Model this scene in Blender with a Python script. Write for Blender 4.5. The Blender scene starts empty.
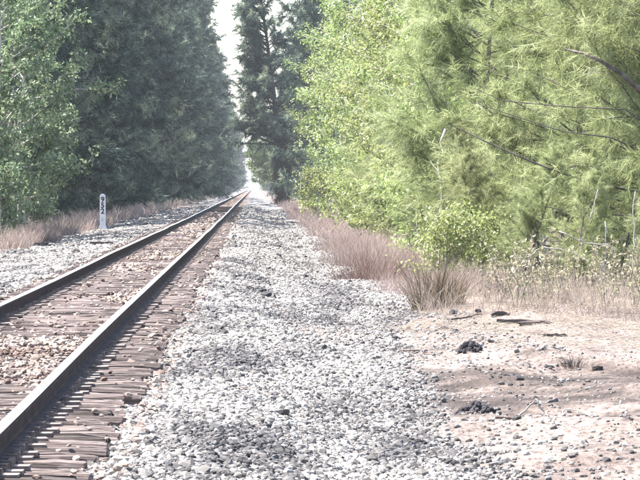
import bpy, bmesh, math, random
import numpy as np
from mathutils import Vector, Matrix

# ------------------------------------------------------------------ camera, sky, sun, exposure
sc = bpy.context.scene
CAM = Vector((0.0, 0.0, 1.55))
cd = bpy.data.cameras.new('camera')
cam = bpy.data.objects.new('camera', cd)
sc.collection.objects.link(cam)
cam.location = CAM
cd.sensor_width = 36.0
cd.lens = 225.0
cd.clip_start = 0.5
cd.clip_end = 9000.0
cam.rotation_euler = Vector((66, 4000, -53)).to_track_quat('-Z', 'Y').to_euler()
sc.camera = cam

SUN_EL, SUN_AZ = math.radians(60), math.radians(-80)     # azimuth from +Y (down the track), negative = to the left
sun_from = Vector((math.sin(SUN_AZ) * math.cos(SUN_EL), math.cos(SUN_AZ) * math.cos(SUN_EL), math.sin(SUN_EL)))
w = bpy.data.worlds.new('World'); sc.world = w; w.use_nodes = True
nt = w.node_tree
bg = nt.nodes['Background']
sky = nt.nodes.new('ShaderNodeTexSky')
sky.sky_type = 'NISHITA'; sky.sun_disc = False
sky.sun_elevation = SUN_EL; sky.sun_rotation = SUN_AZ
sky.air_density = 1.0; sky.dust_density = 2.0
nt.links.new(sky.outputs[0], bg.inputs[0]); bg.inputs[1].default_value = 0.125
sl = bpy.data.lights.new('sun', 'SUN'); sl.energy = 5.0; sl.angle = math.radians(0.55); sl.color = (1.0, 0.95, 0.88)
so = bpy.data.objects.new('sun', sl); sc.collection.objects.link(so)
so.rotation_euler = sun_from.to_track_quat('Z', 'Y').to_euler(); so.location = (-30, 20, 60)
sc.view_settings.view_transform = 'Standard'; sc.view_settings.look = 'None'
sc.view_settings.gamma = 1.0; sc.view_settings.use_curve_mapping = False
sc.view_settings.exposure = 2.2
cy = sc.cycles
cy.max_bounces = 6; cy.diffuse_bounces = 3; cy.glossy_bounces = 2; cy.transmission_bounces = 4
cy.volume_bounces = 1; cy.transparent_max_bounces = 4; cy.use_denoising = True
cy.sample_clamp_indirect = 6.0

# ------------------------------------------------------------------ helpers
RNG = np.random.default_rng(7)
random.seed(7)
COL = sc.collection

def mesh_np(name, V, faces, rnd=None, smooth=False, mats=(), midx=None):
    """faces: list of int arrays, each (n,3) or (n,4)"""
    me = bpy.data.meshes.new(name)
    V = np.asarray(V, np.float32).reshape(-1, 3)
    me.vertices.add(len(V)); me.vertices.foreach_set('co', V.ravel())
    faces = [np.asarray(f, np.int32) for f in faces if len(f)]
    loops = np.concatenate([f.ravel() for f in faces])
    tot = np.concatenate([np.full(len(f), f.shape[1], np.int32) for f in faces])
    start = np.concatenate(([0], np.cumsum(tot)[:-1])).astype(np.int32)
    me.loops.add(len(loops)); me.loops.foreach_set('vertex_index', loops)
    me.polygons.add(len(tot)); me.polygons.foreach_set('loop_start', start)
    try: me.polygons.foreach_set('loop_total', tot)
    except Exception: pass
    me.polygons.foreach_set('use_smooth', np.full(len(tot), smooth, bool))
    if midx is not None: me.polygons.foreach_set('material_index', np.asarray(midx, np.int32))
    for m in mats: me.materials.append(m)
    me.update(calc_edges=True)
    if rnd is not None:
        a = me.attributes.new('rnd', 'FLOAT', 'POINT'); a.data.foreach_set('value', np.asarray(rnd, np.float32))
    return me

class Acc:
    def __init__(s): s.V = []; s.F3 = []; s.F4 = []; s.R = []; s.n = 0
    def add(s, V, F, r=None):
        V = np.asarray(V, float).reshape(-1, 3); F = np.asarray(F, int)
        (s.F3 if F.shape[1] == 3 else s.F4).append(F + s.n)
        s.V.append(V); s.R.append(np.full(len(V), .6) if r is None else r); s.n += len(V)
    def mesh(s, name, mat, smooth=False):
        fs = []
        if s.F3: fs.append(np.concatenate(s.F3))
        if s.F4: fs.append(np.concatenate(s.F4))
        return mesh_np(name, np.concatenate(s.V), fs, np.concatenate(s.R), smooth, [mat])

def link(name, data, parent=None, loc=(0, 0, 0), rz=0.0, scale=1.0):
    o = bpy.data.objects.new(name, data); COL.objects.link(o)
    o.location = loc; o.rotation_euler = (0, 0, rz)
    o.scale = (scale,) * 3 if not hasattr(scale, '__len__') else scale
    if parent: o.parent = parent
    return o

def tag(o, label=None, cat=None, group=None, kind=None):
    if label: o['label'] = label
    if cat: o['category'] = cat
    if group: o['group'] = group
    if kind: o['kind'] = kind
    return o

def norm(a): return a / np.maximum(np.linalg.norm(a, axis=-1, keepdims=True), 1e-9)

def hash2(i, j, s):
    h = (i.astype(np.int64) * 374761393 + j.astype(np.int64) * 668265263 + s * 1442695041) & 0xffffffff
    h = ((h ^ (h >> 13)) * 1274126177) & 0xffffffff
    h = ((h ^ (h >> 16)) * 2246822519) & 0xffffffff
    return ((h ^ (h >> 15)) & 0xffff) / 65535.0

def vn(x, y, s=0):
    """value noise -1..1"""
    x, y = np.broadcast_arrays(np.asarray(x, float), np.asarray(y, float))
    i = np.floor(x); j = np.floor(y); fx = x - i; fy = y - j
    fx = fx * fx * (3 - 2 * fx); fy = fy * fy * (3 - 2 * fy)
    a = hash2(i, j, s); b = hash2(i + 1, j, s); c = hash2(i, j + 1, s); d = hash2(i + 1, j + 1, s)
    return 2 * ((a * (1 - fx) + b * fx) * (1 - fy) + (c * (1 - fx) + d * fx) * fy) - 1

def sstep(a, b, x):
    t = np.clip((x - a) / (b - a), 0, 1); return t * t * (3 - 2 * t)

# ------------------------------------------------------------------ the lie of the land
TC = -2.21          # track centre
TIE_TOP = 0.0
def zone_gravel(X, Y):
    n = vn(X * 1.3, Y * 0.22, 3) * .6 + vn(X * 4, Y * .9, 4) * .25
    edge = 2.15 + .35 * n + np.where(Y < 60, -.85 * sstep(62, 50, Y), 0)
    right = sstep(edge + .45, edge - .35, X)
    patch = sstep(1.15, .45, np.hypot((X - .85) / .85, (Y - 50.5) / 6.5) + .3 * n)
    right = right * (1 - .93 * patch)
    left = sstep(-7.0 + .4 * n, -6.3 + .4 * n, X)
    sand = sstep(1.1, .6, np.hypot((X + 6.3) / 1.9, (Y - 385) / 34))
    return np.where(X > TC, right, left * (1 - sand))

def ground_z(X, Y):
    X = np.asarray(X, float); Y = np.asarray(Y, float)
    u = X - TC
    z = np.zeros_like(u + Y)
    cr = .04 * sstep(.8, .95, np.abs(u))
    r = -.035 - cr - .02 * sstep(1.3, 1.9, u) - .215 * sstep(1.7, 3.4, u)
    l = -.035 - cr - .01 * sstep(1.3, 2.0, -u) - .20 * sstep(1.8, 4.4, -u)
    z = z + np.where(u > 0, r, l)
    amp = np.where(u > 0, sstep(1.35, 2.2, u), .6 * sstep(1.35, 2.4, -u))
    und = .085 * vn(X * .35 + Y * .02, Y * .07, 11) + .08 * vn(X * .45 - Y * .03, Y * .17, 12) + .05 * vn(X * .9, Y * .42, 13)
    z = z + amp * und
    z = z + .02 * vn(X * 3.1, Y * 1.7, 14) * (.25 + .75 * amp)
    # wheel ruts of the dirt turn-out
    rut = sstep(.9, 2.2, X) * sstep(46, 40, Y)
    yy = Y + .55 * (X - 2) + .8 * vn(X * .5, Y * .1, 15)
    z = z + rut * (.05 * np.sin(yy * 1.25) + .022 * np.sin(yy * 3.1) + .022 * vn(X * 2.1, Y * 1.3, 17) + .012 * vn(X * 5, Y * 2.6, 18))
    z = z + .014 * vn(X * 3.7, Y * 1.9, 19) * sstep(1.2, 2.2, X) * sstep(64, 58, Y)
    far = sstep(9, 60, np.abs(u))
    z = z + far * .6 * vn(X * .02, Y * .01, 16)
    return z

# ------------------------------------------------------------------ materials
def new_mat(name):
    m = bpy.data.materials.new(name); m.use_nodes = True
    n = m.node_tree.nodes; l = m.node_tree.links
    return m, n, l, n['Principled BSDF']

def ramp(n, stops):
    r = n.new('ShaderNodeValToRGB')
    e = r.color_ramp.elements
    while len(e) > 1: e.remove(e[-1])
    e[0].position, e[0].color = stops[0][0], (*stops[0][1], 1)
    for p, c in stops[1:]:
        k = e.new(p); k.color = (*c, 1)
    return r

def noise(n, l, scale, detail=4, coord=None, vec=None):
    t = n.new('ShaderNodeTexNoise'); t.inputs['Scale'].default_value = scale; t.inputs['Detail'].default_value = detail
    if vec is not None: l.new(vec, t.inputs['Vector'])
    return t

def mix(n, l, fac, a, b, mode='MIX'):
    m = n.new('ShaderNodeMix'); m.data_type = 'RGBA'; m.blend_type = mode
    for s, v in (('Factor', fac), ('A', a), ('B', b)):
        k = {'Factor': 0, 'A': 6, 'B': 7}[s]
        if hasattr(v, 'links') or isinstance(v, bpy.types.NodeSocket): l.new(v, m.inputs[k])
        elif isinstance(v, (int, float)): m.inputs[k].default_value = v
        else: m.inputs[k].default_value = (*v, 1)
    return m.outputs[2]

def mapping(n, l, scale, coord='Object'):
    tc = n.new('ShaderNodeTexCoord'); mp = n.new('ShaderNodeMapping'); mp.inputs['Scale'].default_value = scale
    l.new(tc.outputs[coord], mp.inputs['Vector']); return mp.outputs[0]

def leaf_mat(name, stops, trans=.35, gloss=.0, hue_spread=.12):
    m, n, l, p = new_mat(name)
    n.remove(p)
    out = n['Material Output']
    at = n.new('ShaderNodeAttribute'); at.attribute_name = 'rnd'
    r = ramp(n, stops); l.new(at.outputs['Fac'], r.inputs[0])
    oi = n.new('ShaderNodeObjectInfo')
    hv = n.new('ShaderNodeHueSaturation')
    mr = n.new('ShaderNodeMapRange'); mr.inputs[3].default_value = 1 - hue_spread; mr.inputs[4].default_value = 1 + hue_spread
    l.new(oi.outputs['Random'], mr.inputs[0]); l.new(mr.outputs[0], hv.inputs['Value'])
    mr2 = n.new('ShaderNodeMapRange'); mr2.inputs[3].default_value = .5 - .02; mr2.inputs[4].default_value = .5 + .015
    l.new(oi.outputs['Random'], mr2.inputs[0]); l.new(mr2.outputs[0], hv.inputs['Hue'])
    l.new(r.outputs[0], hv.inputs['Color'])
    d = n.new('ShaderNodeBsdfDiffuse'); t = n.new('ShaderNodeBsdfTranslucent')
    l.new(hv.outputs[0], d.inputs[0]); l.new(hv.outputs[0], t.inputs[0])
    mx = n.new('ShaderNodeMixShader'); mx.inputs[0].default_value = trans
    l.new(d.outputs[0], mx.inputs[1]); l.new(t.outputs[0], mx.inputs[2])
    last = mx.outputs[0]
    if gloss:
        g = n.new('ShaderNodeBsdfGlossy'); g.inputs['Roughness'].default_value = .42; g.inputs[0].default_value = (.9, .95, 1, 1)
        m2 = n.new('ShaderNodeMixShader'); m2.inputs[0].default_value = gloss
        l.new(last, m2.inputs[1]); l.new(g.outputs[0], m2.inputs[2]); last = m2.outputs[0]
    l.new(last, out.inputs[0])
    return m

def rough_mat(name, stops, scale=(1, 1, 1), nscale=6, detail=6, rough=.9, bump=.4, bdist=.01, attr=False, objrand=0):
    m, n, l, p = new_mat(name)
    v = mapping(n, l, scale)
    t = noise(n, l, nscale, detail, vec=v)
    r = ramp(n, stops); l.new(t.outputs[0], r.inputs[0])
    col = r.outputs[0]
    if objrand:
        oi = n.new('ShaderNodeObjectInfo'); hv = n.new('ShaderNodeHueSaturation')
        mr = n.new('ShaderNodeMapRange'); mr.inputs[3].default_value = 1 - objrand; mr.inputs[4].default_value = 1 + objrand
        l.new(oi.outputs['Random'], mr.inputs[0]); l.new(mr.outputs[0], hv.inputs['Value']); l.new(col, hv.inputs['Color']); col = hv.outputs[0]
    l.new(col, p.inputs['Base Color'])
    p.inputs['Roughness'].default_value = rough
    p.inputs['Specular IOR Level'].default_value = .3
    if bump:
        b = n.new('ShaderNodeBump'); b.inputs['Strength'].default_value = bump; b.inputs['Distance'].default_value = bdist
        l.new(t.outputs[0], b.inputs['Height']); l.new(b.outputs[0], p.inputs['Normal'])
    return m

M = {}
# ballast stone: colour by stone (instance random) and by large drifts of dark and pale stone
def stone_mat(name, stops, drift):
    m, n, l, p = new_mat(name)
    oi = n.new('ShaderNodeObjectInfo'); r = ramp(n, stops); l.new(oi.outputs['Random'], r.inputs[0])
    g = n.new('ShaderNodeNewGeometry'); mp = n.new('ShaderNodeMapping'); mp.inputs['Scale'].default_value = (1.1, .22, .8)
    l.new(g.outputs['Position'], mp.inputs[0])
    t = noise(n, l, 1.0, 4, vec=mp.outputs[0])
    r2 = ramp(n, drift); l.new(t.outputs[0], r2.inputs[0])
    c = mix(n, l, 1.0, r.outputs[0], r2.outputs[0], 'MULTIPLY')
    t2 = noise(n, l, 60, 3, vec=mapping(n, l, (1, 1, 1)))
    r3 = ramp(n, [(.3, (.78, .78, .78)), (.7, (1.1, 1.1, 1.1))]); l.new(t2.outputs[0], r3.inputs[0])
    c = mix(n, l, 1.0, c, r3.outputs[0], 'MULTIPLY')
    l.new(c, p.inputs['Base Color']); p.inputs['Roughness'].default_value = .85; p.inputs['Specular IOR Level'].default_value = .25
    return m
M['ballast'] = stone_mat('ballast_stone', [(0, (.036, .035, .036)), (.22, (.115, .109, .103)), (.6, (.235, .222, .208)), (1, (.365, .345, .32))],
                         [(.36, (.36, .36, .38)), (.52, (.78, .77, .77)), (.66, (1.08, 1.06, 1.03))])
M['crib'] = stone_mat('crib_stone', [(0, (.09, .068, .06)), (.3, (.22, .175, .15)), (.7, (.34, .285, .245)), (1, (.43, .37, .325))],
                      [(.35, (.5, .42, .40)), (.55, (.95, .92, .9)), (.7, (1.0, 1.0, 1.0))])
M['tie'] = rough_mat('weathered_tie_wood', [(.28, (.020, .016, .015)), (.43, (.065, .050, .046)), (.6, (.135, .108, .099)), (.8, (.24, .205, .19))],
                     scale=(.5, 14, 14), nscale=5, detail=9, bump=1.0, bdist=.03, objrand=.45)
M['rust'] = rough_mat('rusty_rail_side', [(.3, (.016, .010, .010)), (.55, (.034, .020, .018)), (.75, (.07, .038, .03))], scale=(2, .6, 3), nscale=4, rough=.8, bump=.2)
M['rust'].node_tree.nodes['Principled BSDF'].inputs['Specular IOR Level'].default_value = .08
M['plate'] = rough_mat('rusty_tie_plate', [(.3, (.07, .052, .046)), (.6, (.145, .115, .10)), (.8, (.22, .185, .168))], nscale=9, rough=.75, bump=.3)
m, n, l, p = new_mat('worn_rail_top')
t = noise(n, l, 3, 5, vec=mapping(n, l, (30, .3, 1)))
r = ramp(n, [(.3, (.50, .50, .50)), (.7, (.66, .66, .65))]); l.new(t.outputs[0], r.inputs[0]); l.new(r.outputs[0], p.inputs['Base Color'])
p.inputs['Metallic'].default_value = .35; p.inputs['Roughness'].default_value = .5; M['railtop'] = m
M['bark_pale'] = rough_mat('pale_bark', [(.3, (.20, .18, .16)), (.55, (.38, .35, .31)), (.75, (.52, .49, .45))], scale=(1, 1, .35), nscale=7)
M['bark_brown'] = rough_mat('brown_bark', [(.3, (.045, .036, .032)), (.55, (.11, .09, .08)), (.75, (.19, .16, .14))], scale=(1, 1, .3), nscale=8)
M['bark_dark'] = rough_mat('dark_bark', [(.3, (.025, .022, .022)), (.6, (.07, .06, .055)), (.8, (.12, .105, .095))], scale=(1, 1, .3), nscale=5)
M['needle_light'] = leaf_mat('light_needles', [(0, (.12, .145, .05)), (.5, (.29, .335, .165)), (1, (.43, .47, .275))], .54)
M['needle_dark'] = leaf_mat('dark_needles', [(0, (.012, .021, .021)), (.42, (.038, .060, .052)), (.68, (.11, .145, .11)), (1, (.28, .32, .22))], .3, 0, .38)  # pale end of the ramp puts sunlit bough highlights into the needle colour
M['leaf_bright'] = leaf_mat('bright_leaves', [(0, (.10, .13, .04)), (.5, (.225, .28, .09)), (.85, (.34, .39, .17)), (1, (.47, .5, .31))], .52, .02)
M['leaf_mid'] = leaf_mat('green_leaves', [(0, (.04, .065, .035)), (.5, (.12, .17, .085)), (1, (.27, .32, .19))], .48, .015)
M['grass_pink'] = leaf_mat('dry_pink_grass', [(0, (.13, .10, .088)), (.5, (.27, .215, .192)), (1, (.42, .355, .32))], .45)
M['grass_tan'] = leaf_mat('dry_tan_grass', [(0, (.14, .11, .085)), (.5, (.29, .24, .195)), (1, (.43, .375, .31))], .45)
M['grass_olive'] = leaf_mat('brown_olive_grass', [(0, (.04, .032, .018)), (.5, (.095, .076, .045)), (1, (.22, .18, .125))], .3)
M['grass_rust'] = leaf_mat('red_brown_grass', [(0, (.06, .038, .03)), (.5, (.15, .105, .085)), (1, (.34, .265, .225))], .35)
M['weed'] = leaf_mat('pale_weed_leaves', [(0, (.12, .115, .065)), (.5, (.27, .255, .165)), (1, (.42, .39, .29))], .35)
M['black_rock'] = rough_mat('dark_lump', [(.3, (.016, .015, .018)), (.7, (.06, .055, .06))], nscale=14, bump=.6)
M['dead_wood'] = rough_mat('dark_dead_wood', [(.3, (.03, .023, .022)), (.6, (.09, .07, .062)), (.8, (.19, .16, .14))], scale=(.5, 6, 6), nscale=6, bump=.6)
M['white_wood'] = rough_mat('bleached_wood', [(.3, (.15, .135, .12)), (.7, (.33, .305, .28))], nscale=10, bump=.3)
M['concrete'] = rough_mat('painted_concrete', [(.25, (.36, .35, .36)), (.45, (.56, .55, .56)), (.8, (.68, .67, .68))], scale=(1, 1, .6), nscale=5, bump=.15)
M['black_paint'] = rough_mat('black_paint', [(.3, (.015, .015, .016)), (.8, (.05, .05, .05))], nscale=9, bump=0)

# ground: sand and dirt, stained soil in the turn-out, stone under the ballast
m, n, l, p = new_mat('ground_soil')
def fattr(nm):
    a = n.new('ShaderNodeAttribute'); a.attribute_name = nm; return a.outputs['Fac']
g = n.new('ShaderNodeNewGeometry'); POS = g.outputs['Position']
def pmap(s):
    mp = n.new('ShaderNodeMapping'); mp.inputs['Scale'].default_value = s; l.new(POS, mp.inputs[0]); return mp.outputs[0]
t = noise(n, l, 1.0, 7, vec=pmap((1.2, .5, 1)))
dirt = ramp(n, [(.3, (.09, .071, .063)), (.5, (.148, .12, .107)), (.7, (.20, .166, .15))]); l.new(t.outputs[0], dirt.inputs[0])
t2 = noise(n, l, 1.0, 6, vec=pmap((18, 9, 10)))
fine = ramp(n, [(.32, (.42, .40, .38)), (.5, (.95, .94, .93)), (.66, (1.15, 1.14, 1.12))]); l.new(t2.outputs[0], fine.inputs[0])
dirtc = mix(n, l, 1.0, dirt.outputs[0], fine.outputs[0], 'MULTIPLY')
t3 = noise(n, l, 1.0, 6, vec=pmap((2.2, .9, 1)))
dk = ramp(n, [(.3, (.020, .0155, .013)), (.7, (.062, .049, .043))]); l.new(t3.outputs[0], dk.inputs[0])
t5 = noise(n, l, 1.0, 7, vec=pmap((1.6, 2.6, 1)))
ad = n.new('ShaderNodeMath'); ad.operation = 'MULTIPLY_ADD'; l.new(fattr('dark'), ad.inputs[0]); ad.inputs[1].default_value = .42; l.new(t5.outputs[0], ad.inputs[2])
dfac = ramp(n, [(.0, (0, 0, 0)), (.66, (0, 0, 0)), (.80, (.5, .5, .5)), (.96, (1, 1, 1))]); l.new(ad.outputs[0], dfac.inputs[0])
dirtc = mix(n, l, dfac.outputs[0], dirtc, dk.outputs[0])
vo = n.new('ShaderNodeTexVoronoi'); vo.inputs['Scale'].default_value = 14; l.new(pmap((1, 1, 1)), vo.inputs['Vector'])
hs = n.new('ShaderNodeSeparateColor'); l.new(vo.outputs['Color'], hs.inputs[0])
gr = ramp(n, [(0, (.06, .06, .066)), (.4, (.19, .186, .186)), (1, (.36, .345, .33))]); l.new(hs.outputs[0], gr.inputs[0])
t4 = noise(n, l, 1.0, 4, vec=pmap((1.1, .22, .8)))
dr = ramp(n, [(.36, (.36, .36, .38)), (.52, (.78, .77, .77)), (.66, (1.08, 1.06, 1.03))]); l.new(t4.outputs[0], dr.inputs[0])
grc = mix(n, l, 1.0, gr.outputs[0], dr.outputs[0], 'MULTIPLY')
warm = mix(n, l, 1.0, grc, (.95, .74, .62), 'MULTIPLY')
grc = mix(n, l, fattr('crib'), grc, warm)
basec = mix(n, l, fattr('gravel'), dirtc, grc)
litter = ramp(n, [(.35, (.05, .045, .032)), (.6, (.13, .10, .075))]); l.new(t.outputs[0], litter.inputs[0])
basec = mix(n, l, fattr('wood'), basec, litter.outputs[0])
l.new(basec, p.inputs['Base Color']); p.inputs['Roughness'].default_value = .95; p.inputs['Specular IOR Level'].default_value = .15
b = n.new('ShaderNodeBump'); b.inputs['Strength'].default_value = 1.0; b.inputs['Distance'].default_value = .05
bm_ = mix(n, l, fattr('gravel'), t2.outputs[0], vo.outputs['Distance'])
l.new(bm_, b.inputs['Height']); l.new(b.outputs[0], p.inputs['Normal'])
M['ground'] = m

# ------------------------------------------------------------------ ground sheet
xs = np.concatenate([[-400, -250, -150, -90, -60, -40, -28, -20, -15, -12, -10], np.arange(-8.5, 10.01, .11), [11, 12.5, 15, 18, 24, 32, 45, 60, 90, 150, 250, 400]])
ys = [2.0, 8.0, 14.0]
y = 18.0
while y < 4200: ys.append(y); y += max(.16, y * .0042) if y < 600 else y * .03
ys = np.array(ys)
GX, GY = np.meshgrid(xs, ys)
GZ = ground_z(GX, GY)
gmask = zone_gravel(GX, GY)
jit = RNG.normal(0, 1, GX.shape) * .012 * gmask * (np.abs(GX) < 9) * sstep(60, 130, GY)
GZ = GZ + jit
nx, ny = len(xs), len(ys)
idx = np.arange(nx * ny).reshape(ny, nx)
F = np.stack([idx[:-1, :-1], idx[:-1, 1:], idx[1:, 1:], idx[1:, :-1]], -1).reshape(-1, 4)
me = mesh_np('ground', np.stack([GX, GY, GZ], -1), [F], smooth=True, mats=[M['ground']])
yy = GY + .55 * (GX - 2) + .8 * vn(GX * .5, GY * .1, 15)
band = np.exp(-((yy - 37.6 - .5 * vn(GX * .8, 0 * GY, 5)) / 1.7) ** 2) + 1.0 * np.exp(-((yy - 33.8) / 1.3) ** 2)
band = band + .5 * np.exp(-((yy - 40.5) / .8) ** 2) * sstep(2.2, 3.4, GX)
dark = np.clip(1.6 * band * sstep(.3, 1.1, GX) * (.9 + .5 * vn(GX * 1.5, GY * 1.1, 6)), 0, 1)
dark = np.clip(1.45 * dark * (.8 + .65 * vn(GX * .7, GY * 2.2 + GX * .8, 66)), 0, 1)
dark = np.maximum(dark, .75 * sstep(.25, .6, vn(GX * .9, GY * .3, 8)) * sstep(60, 57, GY) * sstep(54, 57, GY) * sstep(1.3, 1.8, GX))
crib = sstep(1.45, 1.2, np.abs(GX - TC))
wood = np.maximum(sstep(4.2, 5.5, GX) * sstep(62, 70, GY), sstep(-8.2, -9.5, GX)); wood = np.maximum(wood, sstep(12, 14, np.abs(GX)))
for nm, arr in (('gravel', gmask), ('dark', dark), ('crib', crib), ('wood', wood)):
    a = me.attributes.new(nm, 'FLOAT', 'POINT'); a.data.foreach_set('value', arr.astype(np.float32).ravel())
tag(link('ground', me), 'sandy ground with gravel ballast shoulders', None, kind='structure')

# ------------------------------------------------------------------ railroad track
def rail_dx(Y): return .010 * vn(Y * .045, 0 * Y, 21) + .02 * vn(Y * .012, 0 * Y, 22) * sstep(40, 150, Y)
def rail_dz(Y, s): return .012 * vn(Y * .085, 0 * Y, 23 + s) + .016 * vn(Y * .03, 0 * Y, 25 + s)
track = link('railroad_track', None, loc=(TC, 20, 0))
tag(track, 'single railroad track of two rusty rails on weathered wooden ties running into the distance', 'railroad')
prof = np.array([(-.070, .02), (.070, .02), (.070, .030), (.016, .046), (.010, .060), (.010, .135), (.036, .150), (.0365, .180), (.028, .189),
                 (-.028, .189), (-.0365, .180), (-.036, .150), (-.010, .135), (-.010, .060), (-.016, .046), (-.070, .030)])
ry = np.concatenate([np.arange(14, 200, .8), np.arange(200, 600, 3), np.arange(600, 2600, 20)])
for s, off in ((0, .752), (1, -.752)):
    k = len(prof)
    X = TC + off + rail_dx(ry)[:, None] + prof[None, :, 0]
    Z = rail_dz(ry, s)[:, None] * .8 + prof[None, :, 1]
    V = np.stack([X, np.repeat(ry[:, None], k, 1), Z], -1) - np.array([TC, 20, 0])
    ii = np.arange(len(ry) * k).reshape(len(ry), k)
    j = np.roll(np.arange(k), -1)
    F = np.stack([ii[:-1], ii[:-1][:, j], ii[1:][:, j], ii[1:]], -1).reshape(-1, 4)
    mi = np.tile(np.array([1 if q in (8, 9, 7) else 0 for q in range(k)]), len(ry) - 1)
    me = mesh_np('rail', V, [F], smooth=False, mats=[M['rust'], M['railtop']], midx=mi)
    link('rail', me, track)

def tie_mesh(seed):
    rg = np.random.default_rng(100 + seed)
    nseg, L = 14, 2.62
    top = np.array([-.115, -.09, -.06, -.055, -.05, -.01, .02, .03, .035, .07, .10, .115])
    h = np.array([-.02, 0, .004, -.03, .003, .006, .002, -.022, .004, .003, -.002, -.022]) + rg.normal(0, .004, 12)
    sec = np.concatenate([[(-.115, -.18)], np.stack([top + rg.normal(0, .004, 12), h], 1), [(.115, -.18)]])
    k = len(sec); V = []
    for i in range(nseg + 1):
        x = -L / 2 + L * i / nseg
        s2 = sec.copy(); s2[1:-1, 1] += rg.normal(0, .005, k - 2)
        if i in (0, nseg): x += rg.normal(0, .02)
        endw = .03 * (abs(x) > 1.2)
        s2[1:-1, 1] -= endw * rg.random(k - 2)
        xx = x + (rg.normal(0, .012, k) if i in (0, nseg) else 0)
        V.append(np.stack([np.full(k, 0.) + xx, s2[:, 0], s2[:, 1]], -1))
    V = np.concatenate(V); ii = np.arange((nseg + 1) * k).reshape(nseg + 1, k); j = np.roll(np.arange(k), -1)
    F = np.stack([ii[:-1], ii[1:], ii[1:][:, j], ii[:-1][:, j]], -1).reshape(-1, 4)
    fan = lambda r, c: np.array([[r[0], r[q], r[q + 1]] if c else [r[0], r[q + 1], r[q]] for q in range(1, k - 1)])
    return mesh_np('tie', V, [F, fan(ii[0], True), fan(ii[-1], False)], mats=[M['tie']])
tie_meshes = [tie_mesh(i) for i in range(8)]
SP = .53
tie_y = 20.2 + SP * np.arange(560)
rg = np.random.default_rng(5)
tinfo = []
for i, yv in enumerate(tie_y):
    d = -.012 + rg.normal(0, .008); a = rg.normal(0, .012); sx = 1 + rg.normal(0, .012); dx = rg.normal(0, .03)
    tinfo.append((d, a, sx, dx))
    if i < 300:
        o = link('tie', tie_meshes[rg.integers(8)], track, (dx, yv - 20 + rg.normal(0, .02), d), a + (math.pi if rg.random() < .5 else 0), (sx, 1, 1))
acc = Acc()
for i in range(300, 560):
    tm = tie_meshes[i % 8]
    if i == 300: cache = {}
    if i % 8 not in cache:
        v = np.zeros(len(tm.vertices) * 3, np.float32); tm.vertices.foreach_get('co', v); v = v.reshape(-1, 3)
        cache[i % 8] = (v.min(0), v.max(0))
    d, a, sx, dx = tinfo[i]
    x0, x1 = -1.31 + dx, 1.31 + dx
    yb = tie_y[i] - 20
    bx = np.array([(x, yb + q, z) for z in (-.18, d) for x, q in ((x0, -.115), (x1, -.115), (x1, .115), (x0, .115))])
    acc.add(bx, [(4, 5, 6, 7), (0, 1, 5, 4), (1, 2, 6, 5), (2, 3, 7, 6), (3, 0, 4, 7)])
tag(link('far_ties', acc.mesh('far_ties', M['tie']), track), kind='stuff')

# tie plates: near 150 ties x 2 rails; spikes and anchors joined
def box(acc, c, s, r=None):
    c = np.array(c); s = np.array(s) / 2
    bx = c + s * np.array([(-1, -1, -1), (1, -1, -1), (1, 1, -1), (-1, 1, -1), (-1, -1, 1), (1, -1, 1), (1, 1, 1), (-1, 1, 1)])
    acc.add(bx, [(4, 5, 6, 7), (3, 2, 1, 0), (0, 1, 5, 4), (1, 2, 6, 5), (2, 3, 7, 6), (3, 0, 4, 7)])
ap = Acc()
box(ap, (0, 0, .008), (.40, .17, .026)); box(ap, (.085, 0, .023), (.02, .186, .014)); box(ap, (-.085, 0, .023), (.02, .186, .014))
plate_me = ap.mesh('tie_plate', M['plate'])
aspk = Acc(); afar = Acc()
for i in range(560):
    yb = tie_y[i] - 20
    for s, off in ((0, .752), (1, -.752)):
        zz = tinfo[i][0] + .004
        ox = off + float(rail_dx(np.array(tie_y[i])))
        if i < 150:
            link('tie_plate', plate_me, track, (ox + rg.normal(0, .012), yb + rg.normal(0, .015), zz), rg.normal(0, .05))
            for sx in (-1, 1):
                for sy in (-.06, .06):
                    if rg.random() < .55: box(aspk, (ox + sx * (.094 + .01 * rg.random()), yb + sy, zz + .034 + .015 * rg.random()), (.03, .028, .035))
            for sy in (-.15, .15):
                if rg.random() < .85: box(aspk, (ox, yb + sy, .012), (.22, .028, .045))
        elif i < 400:
            box(afar, (ox, yb, zz + .008), (.36, .19, .026))
tag(link('spikes_and_anchors', aspk.mesh('spikes', M['plate']), track), kind='stuff')
tag(link('far_tie_plates', afar.mesh('far_plates', M['plate']), track), kind='stuff')

# ------------------------------------------------------------------ ballast stones
def stone_mesh(seed, mat):
    rg = np.random.default_rng(300 + seed)
    bm = bmesh.new(); bmesh.ops.create_icosphere(bm, subdivisions=1, radius=.5)
    sc_ = np.array([1.0, rg.uniform(.62, .95), rg.uniform(.45, .75)])
    # planar cuts give broken faces
    for v in bm.verts:
        c = np.array(v.co)
        for q in range(5):
            nn = norm(np.random.default_rng(900 + seed * 7 + q).normal(0, 1, 3)); d = .30
            e = c @ nn - d
            if e > 0: c = c - nn * e
        v.co = Vector(c * sc_ * 1.15)
    bmesh.ops.remove_doubles(bm, verts=bm.verts, dist=.03)
    me = bpy.data.meshes.new('stone'); bm.to_mesh(me); bm.free(); me.materials.append(mat)
    return me

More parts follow.
